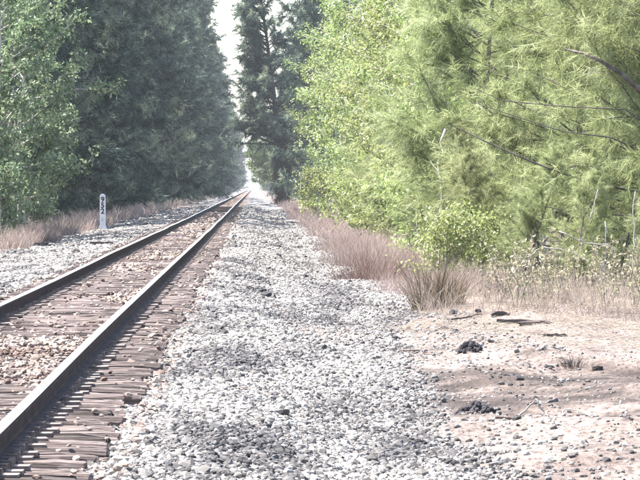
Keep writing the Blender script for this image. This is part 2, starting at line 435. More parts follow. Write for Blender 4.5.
def scatter_stones(name, P, S, mat, seed, parent=None):
    """geometry-node instances of broken stones on a point cloud; stones stay real geometry"""
    stones = [stone_mesh(seed * 10 + i, mat) for i in range(6)]
    lib = bpy.data.collections.new(name + '_source')
    for i, s in enumerate(stones):
        lib.objects.link(bpy.data.objects.new('stone_source', s))
    V = P; me = bpy.data.meshes.new(name); me.vertices.add(len(V)); me.vertices.foreach_set('co', V.astype(np.float32).ravel())
    a = me.attributes.new('size', 'FLOAT', 'POINT'); a.data.foreach_set('value', S.astype(np.float32))
    rg = np.random.default_rng(seed)
    R = np.stack([rg.normal(0, .35, len(V)), rg.normal(0, .35, len(V)), rg.uniform(0, 6.283, len(V))], -1)
    a = me.attributes.new('rot', 'FLOAT_VECTOR', 'POINT'); a.data.foreach_set('vector', R.astype(np.float32).ravel())
    me.update()
    o = link(name, me, parent)
    ng = bpy.data.node_groups.new(name, 'GeometryNodeTree')
    ng.interface.new_socket('Geometry', in_out='INPUT', socket_type='NodeSocketGeometry')
    ng.interface.new_socket('Geometry', in_out='OUTPUT', socket_type='NodeSocketGeometry')
    gi = ng.nodes.new('NodeGroupInput'); go = ng.nodes.new('NodeGroupOutput')
    ip = ng.nodes.new('GeometryNodeInstanceOnPoints'); ci = ng.nodes.new('GeometryNodeCollectionInfo')
    ci.inputs['Collection'].default_value = lib; ci.inputs['Separate Children'].default_value = True; ci.inputs['Reset Children'].default_value = True
    ip.inputs['Pick Instance'].default_value = True
    sa = ng.nodes.new('GeometryNodeInputNamedAttribute'); sa.data_type = 'FLOAT'; sa.inputs['Name'].default_value = 'size'
    ra = ng.nodes.new('GeometryNodeInputNamedAttribute'); ra.data_type = 'FLOAT_VECTOR'; ra.inputs['Name'].default_value = 'rot'
    L = ng.links.new
    L(gi.outputs[0], ip.inputs['Points']); L(ci.outputs[0], ip.inputs['Instance'])
    L(sa.outputs[0], ip.inputs['Scale']); L(ra.outputs[0], ip.inputs['Rotation']); L(ip.outputs[0], go.inputs[0])
    md = o.modifiers.new('stones', 'NODES'); md.node_group = ng
    return o, stones

def in_view(X, Y, m=1.2):
    k = Y / 4000
    return (X > -254 * k - m) & (X < 386 * k + m)

def strip(y0, y1, x0, x1, pitch, rg):
    n_ = int((y1 - y0) * (x1 - x0) / pitch ** 2)
    X = rg.uniform(x0, x1, n_); Y = rg.uniform(y0, y1, n_)
    k = in_view(X, Y); return X[k], Y[k]

rg = np.random.default_rng(17)
PX, PY, PS = [], [], []
for y0, y1, x0, x1, pitch, sz in ((21, 60, -1.0, 3.2, .031, .038), (60, 110, -1.0, 3.0, .045, .048), (110, 200, -1.0, 3.0, .085, .072), (200, 330, -1.0, 3.0, .17, .10),
                                  (54, 110, -7.4, -3.4, .048, .050), (110, 200, -7.4, -3.4, .085, .072), (200, 330, -7.4, -3.4, .17, .10)):
    X, Y = strip(y0, y1, x0, x1, pitch, rg)
    keep = rg.random(len(X)) < np.maximum(zone_gravel(X, Y), .035 * (X > TC))
    X, Y = X[keep], Y[keep]
    PX.append(X); PY.append(Y); PS.append(sz * np.exp(rg.normal(0, .34, len(X))))
X = np.concatenate(PX); Y = np.concatenate(PY); S = np.concatenate(PS)
# stray stones on the dirt turn-out
n_ = 800; X2 = rg.uniform(.8, 7, n_); Y2 = rg.uniform(22, 62, n_); k = in_view(X2, Y2)
X = np.concatenate([X, X2[k]]); Y = np.concatenate([Y, Y2[k]]); S = np.concatenate([S, .032 * np.exp(rg.normal(0, .45, k.sum()))])
Z = ground_z(X, Y) + S * .12 * rg.uniform(-.6, 1.6, len(X))
n_ = 16000; X2 = rg.uniform(.6, 7.5, n_); Y2 = rg.uniform(22, 62, n_); k = in_view(X2, Y2, .8)
S2 = .013 * np.exp(rg.normal(0, .45, k.sum()))
X = np.concatenate([X, X2[k]]); Y = np.concatenate([Y, Y2[k]]); S = np.concatenate([S, S2])
Z = np.concatenate([Z, ground_z(X2[k], Y2[k]) + S2 * .1])
# the 300 that show largest inside the photograph become parts of their own
show = np.where((Y > 26.5) & in_view(X, Y, -.1), S / Y, 0)
big = np.argsort(-show)[:300]
rest = np.ones(len(X), bool); rest[big] = False
bal = link('ballast', None, loc=(.5, 30, -.2)); tag(bal, 'grey and white crushed stone ballast on the shoulders of the track', None, kind='structure')
bo, stones = scatter_stones('ballast_stones', np.stack([X, Y, Z], -1)[rest] - np.array([.5, 30, -.2]), S[rest], M['ballast'], 3, bal)
tag(bo, kind='stuff')
for q in big:
    o = link('stone', stones[int(q) % 6], bal, (X[q] - .5, Y[q] - 30, Z[q] + .2), 0, float(S[q]))
    o.rotation_euler = (random.gauss(0, .3), random.gauss(0, .3), random.uniform(0, 6.28))
# crib stones between and over the ties
PX, PY, PS = [], [], []
for y0, y1, pitch, sz in ((20, 60, .038, .046), (60, 120, .055, .058), (120, 240, .10, .085)):
    X, Y = strip(y0, y1, TC - 1.5, TC + 1.5, pitch, rg)
    ph = np.abs(((Y - 20.2) / SP + .5) % 1 - .5) * SP                  # distance to nearest tie centre
    bury = .8 * sstep(-.05, .5, vn(X * .8, Y * .11, 31) + .5 * vn(X * 2.5, Y * .6, 32))
    nearrail = np.minimum(np.abs(X - TC - .752), np.abs(X - TC + .752))
    keep = (rg.random(len(X)) < np.where(ph > .125, .55 + .3 * bury, .02 + .55 * bury * (np.abs(X - TC) < .75))) & (nearrail > np.where(ph > .12, np.where(np.abs(X - TC) > .75, .24, .1), .24))
    X, Y = X[keep], Y[keep]; PX.append(X); PY.append(Y); PS.append(sz * np.exp(rg.normal(0, .3, len(X))))
X = np.concatenate(PX); Y = np.concatenate(PY); S = np.concatenate(PS)
ph = np.abs(((Y - 20.2) / SP + .5) % 1 - .5) * SP
Z = np.where(ph > .125, -.046 - .03 * sstep(.8, .95, np.abs(X - TC)), .004) + S * .2 * rg.uniform(-.5, 1.2, len(X))
co, _ = scatter_stones('crib_stones', np.stack([X, Y, Z], -1) - np.array([.5, 30, -.2]), S, M['crib'], 4, bal)
tag(co, kind='stuff')

# ------------------------------------------------------------------ plants: generators
def tube(acc, P, R, sides=5):
    P = np.asarray(P, float); n_ = len(P)
    T = norm(np.gradient(P, axis=0)); ref = np.array([.31, .95, .05]) if abs(T[0, 2]) > .6 else np.array([0, 0, 1.])
    A = norm(np.cross(T, ref)); B = np.cross(T, A)
    th = np.arange(sides) * 2 * math.pi / sides
    V = P[:, None] + np.asarray(R)[:, None, None] * (np.cos(th)[None, :, None] * A[:, None] + np.sin(th)[None, :, None] * B[:, None])
    ii = np.arange(n_ * sides).reshape(n_, sides); j = np.roll(np.arange(sides), -1)
    F = np.stack([ii[:-1], ii[:-1][:, j], ii[1:][:, j], ii[1:]], -1).reshape(-1, 4)
    acc.add(V.reshape(-1, 3), F)

def needles(acc, P, D, L, W, rg, r):
    """thin tapering blades: triangles"""
    side = norm(np.cross(D, rg.normal(0, 1, D.shape))) * (W / 2)[:, None]
    V = np.stack([P - side, P + side, P + D * L[:, None]], 1).reshape(-1, 3)
    acc.add(V, np.arange(len(V)).reshape(-1, 3), np.repeat(r, 3))

def bent_blades(acc, P, D, L, W, rg, r, droop=.35):
    side = norm(np.cross(D, rg.normal(0, 1, D.shape))) * (W / 2)[:, None]
    out = D.copy(); out[:, 2] = 0; out += rg.normal(0, .1, D.shape) * [1, 1, 0]
    mid = P + D * (L * .55)[:, None]
    tip = mid + norm(D + out * droop * 2.2 - np.array([0, 0, droop]) * .8) * (L * .45)[:, None]
    V = np.stack([P - side, P + side, mid + side * .8, mid - side * .8, tip], 1).reshape(-1, 3)
    b = np.arange(len(P))[:, None] * 5
    acc.add(V, np.concatenate([b + np.array([[0, 1, 2]]), b + np.array([[0, 2, 3]]), b + np.array([[3, 2, 4]])]), np.repeat(r, 5))

def leaves(acc, P, D, N, L, W, r, fold=.25):
    """leaf with two halves folded on the midrib"""
    S = norm(np.cross(D, N)); N2 = np.cross(S, D)
    a = P; tip = P + D * L[:, None]
    m1 = P + D * (L * .42)[:, None]
    lft = m1 + S * (W / 2)[:, None] + N2 * (W * fold / 2)[:, None]
    rgt = m1 - S * (W / 2)[:, None] + N2 * (W * fold / 2)[:, None]
    V = np.stack([a, lft, tip, rgt], 1).reshape(-1, 3); b = np.arange(len(P))[:, None] * 4
    acc.add(V, np.concatenate([b + np.array([[0, 2, 1]]), b + np.array([[0, 3, 2]])]), np.repeat(r, 4))

def curve(p0, d0, L, n_, up, rg, wob=.08):
    P = [np.array(p0, float)]; d = norm(np.array(d0, float))
    for i in range(n_):
        d = norm(d + np.array([0, 0, up / n_]) + rg.normal(0, wob, 3)); P.append(P[-1] + d * L / n_)
    return np.array(P)

def gen_pine(seed, H, Rm, nl, tw, npt, nL, nW, zmin=.06, lean=(0, 0), limb_up=.35, tr=.13, bias=None, droop=.5, top=.12, bark='bark_brown', leafm='needle_light', low=1.0):
    rg = np.random.default_rng(seed)
    wood, fol = Acc(), Acc()
    tp = np.array([[lean[0] * t ** 1.5 + .12 * math.sin(3 * t + seed), lean[1] * t ** 1.5 + .1 * math.cos(4 * t + seed), H * t] for t in np.linspace(0, 1, 12)])
    tp[0, 2] = -.25
    tube(wood, tp, tr * (1 - .93 * np.linspace(0, 1, 12)) * np.where(np.arange(12) == 0, 1.35, 1), 7)
    TS, TD, TL, TT = [], [], [], []
    for i in range(nl):
        t = zmin + (1 - zmin) * ((i + rg.random()) / nl)
        p0 = np.array([np.interp(t, np.linspace(0, 1, 12), tp[:, c]) for c in range(3)])
        pro = (1 - t) ** .75 * (1 - top) + top
        if t < .35: pro *= low + (1 - low) * (t / .35)
        L = Rm * pro * rg.uniform(.6, 1.15)
        az = rg.uniform(0, 2 * math.pi)
        if bias is not None and rg.random() < .55: az = bias + rg.normal(0, .55)
        el = rg.normal(.35 + .35 * t, .22)
        P = curve(p0, (math.cos(az) * math.cos(el), math.sin(az) * math.cos(el), math.sin(el)), L, 6, limb_up * rg.uniform(-.6, 1), rg, .10)
        tube(wood, P, np.linspace(max(.012, tr * .32 * pro), .005, 7), 4)
        k = max(4, int(tw * L))
        s = rg.uniform(.18, 1, k) ** .8 * 6
        ci = np.minimum(s.astype(int), 5); fr = (s - ci)[:, None]
        base = P[ci] * (1 - fr) + P[ci + 1] * fr
        dirs = norm((P[ci + 1] - P[ci]) / (L / 6) * .7 + rg.normal(0, .55, (k, 3)) + np.array([0, 0, .12]))
        ln = rg.uniform(.3, .85, k) * (.45 + .12 * L) * 1.3
        TS.append(base); TD.append(dirs); TL.append(ln); TT.append(np.full(k, rg.normal(0, .17)))
    TS = np.concatenate(TS); TD = np.concatenate(TD); TL = np.concatenate(TL)
    # twigs
    sel = rg.random(len(TS)) < .5
    needles(wood, TS[sel], TD[sel], TL[sel], np.full(sel.sum(), .018), rg, np.zeros(sel.sum()))
    m = len(TS); u = rg.random((m, npt, 1))
    P = TS[:, None] + TD[:, None] * TL[:, None, None] * u; P[..., 2] -= (u[..., 0] ** 2) * TL[:, None] * .18
    tone = np.clip(.5 + np.concatenate(TT)[:, None] + rg.normal(0, .16, (m, 1)) + rg.normal(0, .12, (m, npt)), 0, 1)
    D = norm(TD[:, None] * .75 + rg.normal(0, .5, (m, npt, 3)) - np.array([0, 0, droop]))
    n_ = m * npt
    needles(fol, P.reshape(-1, 3), D.reshape(-1, 3), nL * rg.uniform(.6, 1.25, n_), nW * rg.uniform(.7, 1.3, n_), rg, tone.ravel())
    return wood.mesh('trunk', M[bark], True), fol.mesh('crown', M[leafm])

def gen_broad(seed, H, R, nl, ntw, nlv, lL, zmin=.15, bark='bark_pale', leafm='leaf_bright', stems=1, tr=.08, lean=(0, 0), spread=.16):
    rg = np.random.default_rng(seed)
    wood, fol = Acc(), Acc(); C, CD = [], []
    for s in range(stems):
        a = rg.uniform(0, 6.28); off = np.array([math.cos(a), math.sin(a), 0]) * (.12 * (stems > 1))
        ln = np.array(lean) + rg.normal(0, .08 * H if stems > 1 else .03 * H, 2)
        tp = np.array([[ln[0] * t + .05 * H * .3 * math.sin(5 * t + seed + s), ln[1] * t, (H * .92) * t - .2 * (t == 0)] for t in np.linspace(0, 1, 10)]) + off
        tube(wood, tp, tr * (1 - .9 * np.linspace(0, 1, 10)), 6)
        for i in range(nl // stems):
            t = zmin + (1 - zmin) * ((i + rg.random()) / (nl // stems))
            p0 = np.array([np.interp(t, np.linspace(0, 1, 10), tp[:, c]) for c in range(3)])
            L = R * (.35 + .9 * math.sin(math.pi * min(1, .2 + .75 * t)) * rg.uniform(.55, 1.1))
            az = rg.uniform(0, 6.28); el = rg.uniform(.15, .9)
            P = curve(p0, (math.cos(az) * math.cos(el), math.sin(az) * math.cos(el), math.sin(el)), L, 5, .15, rg, .14)
            tube(wood, P, np.linspace(tr * .38 * (1 - .7 * t) + .006, .004, 6), 4)
            k = max(3, int(ntw * L)); ss = rg.uniform(.2, 1, k) * 5; ci = np.minimum(ss.astype(int), 4); fr = (ss - ci)[:, None]
            base = P[ci] * (1 - fr) + P[ci + 1] * fr
            d = norm((P[ci + 1] - P[ci]) + rg.normal(0, .6, (k, 3)) * L / 5 + np.array([0, 0, .06]))
            C.append(base); CD.append(d)
    C = np.concatenate(C); CD = np.concatenate(CD); m = len(C)
    TL = rg.uniform(.25, .6, m)
    needles(wood, C, CD, TL, np.full(m, .014), rg, np.zeros(m))
    u = rg.random((m, nlv, 1))
    P = C[:, None] + CD[:, None] * TL[:, None, None] * u + rg.normal(0, spread * .5, (m, nlv, 3))
    D = norm(CD[:, None] * .3 + rg.normal(0, .7, (m, nlv, 3)) - np.array([0, 0, .35]))
    N = norm(rg.normal(0, .6, (m, nlv, 3)) + np.array([-.15, -.25, .8]))
    n_ = m * nlv
    tone = np.clip(rg.normal(.5, .2, (m, 1)) + rg.normal(0, .16, (m, nlv)), 0, 1).ravel()
    ll = lL * rg.uniform(.6, 1.3, n_)
    leaves(fol, P.reshape(-1, 3), D.reshape(-1, 3), N.reshape(-1, 3), ll, ll * rg.uniform(.45, .65, n_), tone)
    return wood.mesh('trunk', M[bark], True), fol.mesh('crown', M[leafm])

def plant(name, meshes, x, y, rz=0, s=1.0, label=None, cat='tree', group=None, parts=('trunk', 'crown')):
    z = float(ground_z(np.array(x), np.array(y)))
    o = link(name, None, None, (x, y, z), rz, s); tag(o, label, cat, group)
    for pn, me in zip(parts, meshes): link(pn, me, o)
    return o

# ------------------------------------------------------------------ left side: dark feathery pines
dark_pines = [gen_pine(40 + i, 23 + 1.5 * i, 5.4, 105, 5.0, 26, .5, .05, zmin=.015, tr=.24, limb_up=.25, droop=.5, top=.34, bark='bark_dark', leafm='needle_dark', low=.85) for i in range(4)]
rg = np.random.default_rng(77)
y = 176.0; k = 0
while y < 1900:
    x = -11.2 - rg.random() * 1.4 + 2.9 * float(sstep(260, 460, y))
    ss = rg.uniform(.85, 1.12) * (1 + .12 * float(sstep(300, 600, y)))
    if k == 0: lab = 'dark feathery pine standing directly behind the white numbered post, nearest of the dark pines'
    elif k == 1: lab = 'second dark feathery pine past the white numbered post on the left'
    elif k == 2: lab = 'third dark feathery pine past the white numbered post on the left'
    elif y < 420: lab = 'dark feathery pine in the middle of the shaded row left of the track'
    else: lab = 'far hazy pine in the row left of the track near the vanishing point'
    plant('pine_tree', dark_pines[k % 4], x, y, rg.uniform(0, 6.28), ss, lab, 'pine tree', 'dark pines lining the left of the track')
    y += 7.5 if y < 330 else (13 if y < 600 else 34); k += 1
# second row closing the view behind
for y in list(np.arange(150, 420, 13)) + list(np.arange(430, 1000, 45)):
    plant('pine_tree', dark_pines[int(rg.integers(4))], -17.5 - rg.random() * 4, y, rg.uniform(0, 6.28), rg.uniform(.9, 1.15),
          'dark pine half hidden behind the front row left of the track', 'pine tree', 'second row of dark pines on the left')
# left broadleaf trees nearest the camera
lb = [gen_broad(60 + i, 9.5, 2.6, 52, 7, 16, .15, zmin=.06, leafm='leaf_mid', stems=2, tr=.10) for i in range(2)]
for i, (x, y, s, lab) in enumerate(((-8.3, 128, 1.0, 'leafy green tree at the far left edge above the dry grass'),
                                    (-8.6, 139, 1.1, 'leafy green tree second from the left edge beside the dark pines'),
                                    (-8.9, 151, .95, 'leafy green tree between the left edge and the white numbered post'),
                                    (-10.8, 146, 1.25, 'taller pale green tree behind the leafy trees at the left edge'),
                                    (-11.5, 132, 1.3, 'tall leafy tree behind the leftmost green tree'))):
    plant('leafy_tree', lb[i % 2], x, y, 1.3 * i, s, lab, 'tree', 'leafy trees on the left')

# ------------------------------------------------------------------ right side: light needle pines in front
rp = [gen_pine(80 + i, 9.5, 3.4, 92, 9.5, 48, .27, .0115, zmin=.05, tr=.10, bias=math.pi, limb_up=.3, droop=.42, bark='bark_brown', leafm='needle_light', low=.9) for i in range(3)]
for i, (x, y, m_, rz, s, lab) in enumerate((
        (8.3, 79, 0, .0, 1.05, 'light green feathery pine at the right edge with a thick grey upper limb'),
        (6.6, 83, 1, .2, 1.0, 'light green feathery pine second from the right edge behind the weeds'),
        (4.9, 93, 2, -.2, 1.0, 'light green feathery pine beside the pale straight trunk'),
        (8.9, 86, 2, .5, 1.05, 'feathery pine behind the rightmost pine'),
        (7.0, 97, 1, 1.0, 1.1, 'feathery pine behind the second pine from the right edge'),
        (9.8, 99, 0, 2.0, 1.2, 'feathery pine deep in the right-hand wood'),
        (6.3, 112, 2, 2.5, 1.2, 'taller feathery pine rising behind the light green front pines'))):
    o = plant('pine_tree', rp[m_], x, y, rz, s, lab, 'pine tree', 'light feathery pines on the right')
    if i: o.rotation_euler = (.09 * math.sin(i * 2.3), -.10 * math.cos(i * 1.9), rz)
front = [o for o in COL.objects if o.get('label', '').startswith('light green feathery pine at the right edge')][0]
for pts, r0, r1 in (([(8.25, 79, 2.6), (7.55, 78, 3.42), (7.1, 77.7, 3.78), (6.75, 77.6, 3.98), (6.45, 77.9, 4.15), (6.1, 78.3, 4.25)], .06, .02),
                    ([(8.2, 79, 1.35), (7.2, 77.5, 1.5), (6.2, 77, 1.72), (5.3, 76.8, 2.05), (4.5, 76.8, 2.4), (3.75, 76.6, 2.75)], .03, .01),
                    ([(8.2, 79, 2.5), (7.2, 77.4, 3.05), (6.0, 77, 3.1), (4.8, 76.8, 3.2), (4.2, 76.6, 3.45)], .02, .005),
                    ([(8.2, 79, 2.0), (6.9, 77, 2.5), (5.9, 76.6, 2.62), (5.0, 76.4, 2.9), (4.1, 76.4, 3.2)], .018, .005),
                    ([(8.2, 79, .9), (7.2, 77, 1.0), (6.3, 76.6, 1.05), (5.4, 76.4, 1.2)], .02, .006)):
    acc = Acc(); P = np.array(pts) - np.array(front.location); P = P / front.scale[0]
    tube(acc, P, np.linspace(r0, r1, len(P)), 6); link('limb', acc.mesh('limb', M['bark_brown'], True), front)
for i, (x, y, s) in enumerate(((5.2, 77, .30), (6.1, 76, .27), (7.0, 77.5, .33), (7.6, 75, .26), (4.6, 80, .33), (6.6, 80, .36), (8.1, 77, .3))):
    o = plant('pine_sapling', rp[i % 3], x, y, i * 2.2, s, 'young feathery pine sapling in the undergrowth below the light front pines', 'sapling', 'pine saplings below the front pines')
    o.rotation_euler = (.22 * math.sin(i * 2.3), .28 * math.cos(i * 1.7), i * 2.2)
# bright broadleaf trees along the right verge
rb = [gen_broad(90 + i, 9.0, 2.0, 50, 8, 15, .115, zmin=.05, stems=1 + i % 2, tr=.075) for i in range(3)]
spots = [(5.0, 101, 0, 1.0, 'bright leafy tree with a pale straight trunk between pines and verge'),
         (4.7, 108, 1, .95, 'bright yellow green tree just left of the pale straight trunk'),
         (4.7, 121, 2, 1.0, 'bright leafy tree third from the pale straight trunk along the right verge'),
         (4.7, 136, 0, 1.05, 'bright leafy tree fourth from the pale straight trunk along the right verge'),
         (4.4, 152, 1, 1.1, 'bright leafy tree fifth from the pale straight trunk along the right verge'),
         (4.6, 172, 2, 1.2, 'bright leafy tree sixth from the pale straight trunk along the right verge'),
         (4.5, 196, 0, 1.15, 'small bright yellow green tree leaning over the far right verge'),
         (5.0, 228, 1, 1.3, 'bright leafy tree next before the dark overhanging pine'),
         (7.4, 128, 1, 1.3, 'leafy tree behind the bright verge trees'), (7.4, 148, 2, 1.4, 'leafy tree behind the bright verge trees'),
         (8, 170, 0, 1.5, 'leafy tree behind the bright verge trees'), (8.4, 200, 1, 1.6, 'leafy tree behind the bright verge trees'),
         (9, 240, 2, 1.7, 'leafy tree behind the bright verge trees'), (8.6, 118, 0, 1.3, 'leafy tree behind the bright verge trees'),
         (9.5, 140, 2, 1.4, 'leafy tree behind the bright verge trees'), (11, 110, 1, 1.4, 'leafy tree behind the bright verge trees')]
for i, (x, y, m_, s, lab) in enumerate(spots):
    plant('leafy_tree', rb[m_], x, y, 2.1 * i, s, lab, 'tree', 'bright leafy trees on the right' if i < 8 else 'leafy trees behind the verge')
# dark overhanging pine by the track, with a mat of dead twigs about its trunk
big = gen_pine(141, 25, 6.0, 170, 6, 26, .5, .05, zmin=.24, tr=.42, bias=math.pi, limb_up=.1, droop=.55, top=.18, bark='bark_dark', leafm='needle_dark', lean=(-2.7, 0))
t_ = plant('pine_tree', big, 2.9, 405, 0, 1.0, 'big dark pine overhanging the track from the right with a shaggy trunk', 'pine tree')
sk = Acc(); rg = np.random.default_rng(9)
n_ = 5200; th = rg.uniform(0, 6.28, n_); hh = rg.uniform(0, 6.8, n_); rr = (.35 + .55 * rg.random(n_)) * np.interp(hh, [0, 2, 5, 6.8], [.75, .8, 1.25, .9])
P = np.stack([np.cos(th) * rr, np.sin(th) * rr, hh], -1)
needles(sk, P, norm(rg.normal(0, .5, (n_, 3)) - [0, 0, .5]), rg.uniform(.5, 1.1, n_), np.full(n_, .05), rg, rg.random(n_) * .6)
M['thatch'] = leaf_mat('dead_twig_mat', [(0, (.03, .024, .022)), (.6, (.085, .068, .06)), (1, (.16, .13, .12))], .15)
link('dead_twigs', sk.mesh('dead_twigs', M['thatch']), t_)
big2 = dark_pines
for i, (x, y, s) in enumerate(((4.9, 418, 1.1), (5.9, 392, 1.0), (6.5, 450, 1.0), (8.5, 350, .75), (10, 310, .8), (10.5, 275, .75))):
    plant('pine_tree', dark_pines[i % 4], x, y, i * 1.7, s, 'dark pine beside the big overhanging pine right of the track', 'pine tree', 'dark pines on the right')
y = 480.0; i = 0
while y < 1900:
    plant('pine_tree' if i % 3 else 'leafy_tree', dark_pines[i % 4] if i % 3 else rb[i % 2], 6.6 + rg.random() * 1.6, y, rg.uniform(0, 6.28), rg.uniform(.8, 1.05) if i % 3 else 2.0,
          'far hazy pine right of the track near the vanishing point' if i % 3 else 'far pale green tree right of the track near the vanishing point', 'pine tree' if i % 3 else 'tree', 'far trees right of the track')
    y += 22 if y < 800 else 40; i += 1

pale = gen_broad(151, 9.5, 2.6, 60, 8, 16, .26, zmin=.3, stems=1, tr=.12, lean=(-2.6, 0), spread=.4)
plant('leafy_tree', pale, 3.0, 640, 0, 1.0, 'hazy pale green tree leaning over the track near the vanishing point', 'tree')
for i, (x, y, s) in enumerate(((7.0, 138, 1.3), (7.6, 163, 1.35), (6.6, 121, 1.2))):
    plant('pine_tree', rp[i], x, y, .7 * i, s, ('feathery light pine among the bright leafy trees, middle of three', 'feathery light pine among the bright leafy trees, farthest of three', 'feathery light pine among the bright leafy trees, nearest of three')[i], 'pine tree', 'light feathery pines on the right')
# bushes
bush = [gen_broad(120 + i, 1.5, .85, 26, 9, 16, .10, zmin=.05, stems=3, tr=.03, leafm='leaf_bright', spread=.14) for i in range(2)]
for i, (x, y, s, lab) in enumerate(((3.6, 77, .85, 'pale bright green bush at the foot of the pines behind the dry tussock'),
                                    (4.3, 78, .8, 'small green bush just right of the pale bright bush'),
                                    (4.0, 150, 1.3, 'bright green bush on the right verge below the leafy trees'),
                                    (3.5, 205, 1.6, 'yellow green bush at the far end of the right verge'),
                                    (3.9, 122, 1.2, 'green bush on the right verge nearest the bright leafy trees'),
                                    (3.9, 99, 1.2, 'green bush at the foot of the pale straight trunk'))):
    plant('bush', bush[i % 2], x, y, i * 1.9, s, lab, 'bush', 'bushes on the right verge', ('stem', 'foliage'))
lbush = gen_broad(130, 1.8, 1.0, 24, 8, 14, .13, zmin=.04, stems=3, tr=.03, leafm='leaf_mid', spread=.18)
for i, (x, y, s, lab) in enumerate(((-7.9, 121, 1.2, 'green bush below the leafy tree at the left edge'), (-8.1, 133, 1.1, 'green bush below the second leafy tree from the left'),
                                    (-8.9, 160, 1.0, 'dark green bush just left of the white numbered post'))):
    plant('bush', lbush, x, y, i * 1.3, s, lab, 'bush', 'bushes on the left', ('stem', 'foliage'))

rg = np.random.default_rng(33)
for i, y in enumerate(np.arange(166, 330, 7.5)):
    plant('bush', lbush, -10.2 - 1.5 * rg.random(), y, rg.uniform(0, 6.28), rg.uniform(1.0, 1.5), 'shaded bush at the feet of the dark pines left of the track', 'bush', 'shaded bushes under the dark pines', ('stem', 'foliage'))
# ------------------------------------------------------------------ grass
def grass_field(acc, n_, x0, x1, y0, y1, h, wd, rg, dens=None, lean=.3):
    X = rg.uniform(x0, x1, n_); Y = rg.uniform(y0, y1, n_)
    if dens is not None:
        k = rg.random(n_) < dens(X, Y); X, Y = X[k], Y[k]
    k = in_view(X, Y, 1.5); X, Y = X[k], Y[k]; m = len(X)
    Z = ground_z(X, Y) - .02
    hv = h * np.clip(.62 + .5 * vn(X * 1.3, Y * .5, 51), .2, 1.2) * rg.uniform(.4, 1.2, m)
    D = norm(np.stack([rg.normal(0, lean, m), rg.normal(0, lean, m), np.ones(m)], -1))
    tone = np.clip(.5 + .3 * vn(X * 1.1, Y * .4, 52) + rg.normal(0, .18, m), 0, 1)
    bent_blades(acc, np.stack([X, Y, Z], -1), D, hv, wd * rg.uniform(.6, 1.4, m), rg, tone)
rg = np.random.default_rng(61)
edge_r = lambda X, Y: sstep(-.35, .35, X - (2.25 + .3 * vn(Y * .12, 0 * Y, 53))) * np.clip(.75 + .7 * vn(X * .7, Y * .22, 54), 0.08, 1)
acc = Acc()
grass_field(acc, 26000, 2.0, 4.4, 66, 130, .78, .006, rg, edge_r, .42)
grass_field(acc, 16000, 2.0, 4.0, 130, 260, .85, .014, rg, edge_r, .42)
grass_field(acc, 7000, 2.2, 4.6, 260, 480, .8, .035, rg, edge_r)
tag(link('dry_grass', acc.mesh('dry_grass', M['grass_pink'])), 'pinkish dry grass along the right verge', 'grass', kind='stuff')
acc = Acc()
cl = lambda X, Y: np.clip(.55 + .8 * vn(X * .9, Y * .3, 55), .05, 1) * sstep(-1.5, 2.5, Y - (56 + 1.2 * vn(X * 1.2, 0 * X, 56)))
grass_field(acc, 30000, 2.5, 9.0, 55, 78, .62, .005, rg, cl, .42)
tag(link('dry_grass', acc.mesh('dry_grass', M['grass_tan'])), 'pale tan dry grass and weeds at the back of the dirt clearing', 'grass', kind='stuff')
acc = Acc()
el = lambda X, Y: sstep(.35, -.35, X - (-6.9 + .35 * vn(Y * .1, 0 * Y, 57))) * np.clip(.8 + .6 * vn(X * .6, Y * .2, 58), 0.1, 1)
grass_field(acc, 26000, -10.5, -6.4, 104, 190, .8, .014, rg, el)
grass_field(acc, 16000, -10.5, -6.4, 190, 330, .8, .03, rg, el)
grass_field(acc, 8000, -10.5, -6.4, 330, 700, .8, .06, rg, el)
tag(link('dry_grass', acc.mesh('dry_grass', M['grass_pink'])), 'pinkish brown dry grass along the left verge', 'grass', kind='stuff')
# straw litter lying on the dirt
n_ = 34000; X = rg.uniform(.6, 8, n_); Y = rg.uniform(38, 66, n_); k = in_view(X, Y) & (rg.random(n_) < sstep(39, 46, Y) * sstep(.9, 2.6, X) * np.clip(.6 + .8 * vn(X * .8, Y * .4, 59), .05, 1)); X, Y = X[k], Y[k]; m_ = len(X)
acc = Acc(); az = rg.uniform(0, 6.28, m_)
D = norm(np.stack([np.cos(az), np.sin(az), rg.uniform(.0, .3, m_)], -1))
needles(acc, np.stack([X, Y, ground_z(X, Y) + .006], -1), D, rg.uniform(.06, .22, m_), rg.uniform(.004, .009, m_), rg, np.clip(rg.normal(.55, .25, m_), 0, 1))
tag(link('straw_litter', acc.mesh('straw_litter', M['grass_tan'])), 'dry straw litter strewn over the dirt clearing', 'straw', kind='stuff')

def tussock(seed, n_, h, r, lean, wd, mat, wild=.22):
    rg = np.random.default_rng(seed); acc = Acc()
    a = rg.uniform(0, 6.28, n_); q = np.sqrt(rg.random(n_)) * r
    P = np.stack([np.cos(a) * q, np.sin(a) * q, np.full(n_, -.03)], -1)
    D = norm(np.stack([np.cos(a) * lean * q / r + rg.normal(0, wild, n_), np.sin(a) * lean * q / r + rg.normal(0, wild, n_), np.ones(n_)], -1))
    bent_blades(acc, P, D, h * rg.uniform(.25, 1.1, n_) * (1 - .35 * (q / r)), wd * rg.uniform(.5, 1.3, n_), rg, np.clip(rg.normal(.45, .22, n_), 0, 1), .22)
    return acc.mesh('tussock', mat)
tus = [tussock(1, 380, 1.05, .22, .40, .006, M['grass_olive']), tussock(2, 620, .95, .6, .45, .0055, M['grass_pink'], .3), tussock(3, 460, 1.1, .6, .4, .011, M['grass_pink'], .3), tussock(4, 700, 1.25, .6, .5, .0055, M['grass_rust'], .34)]
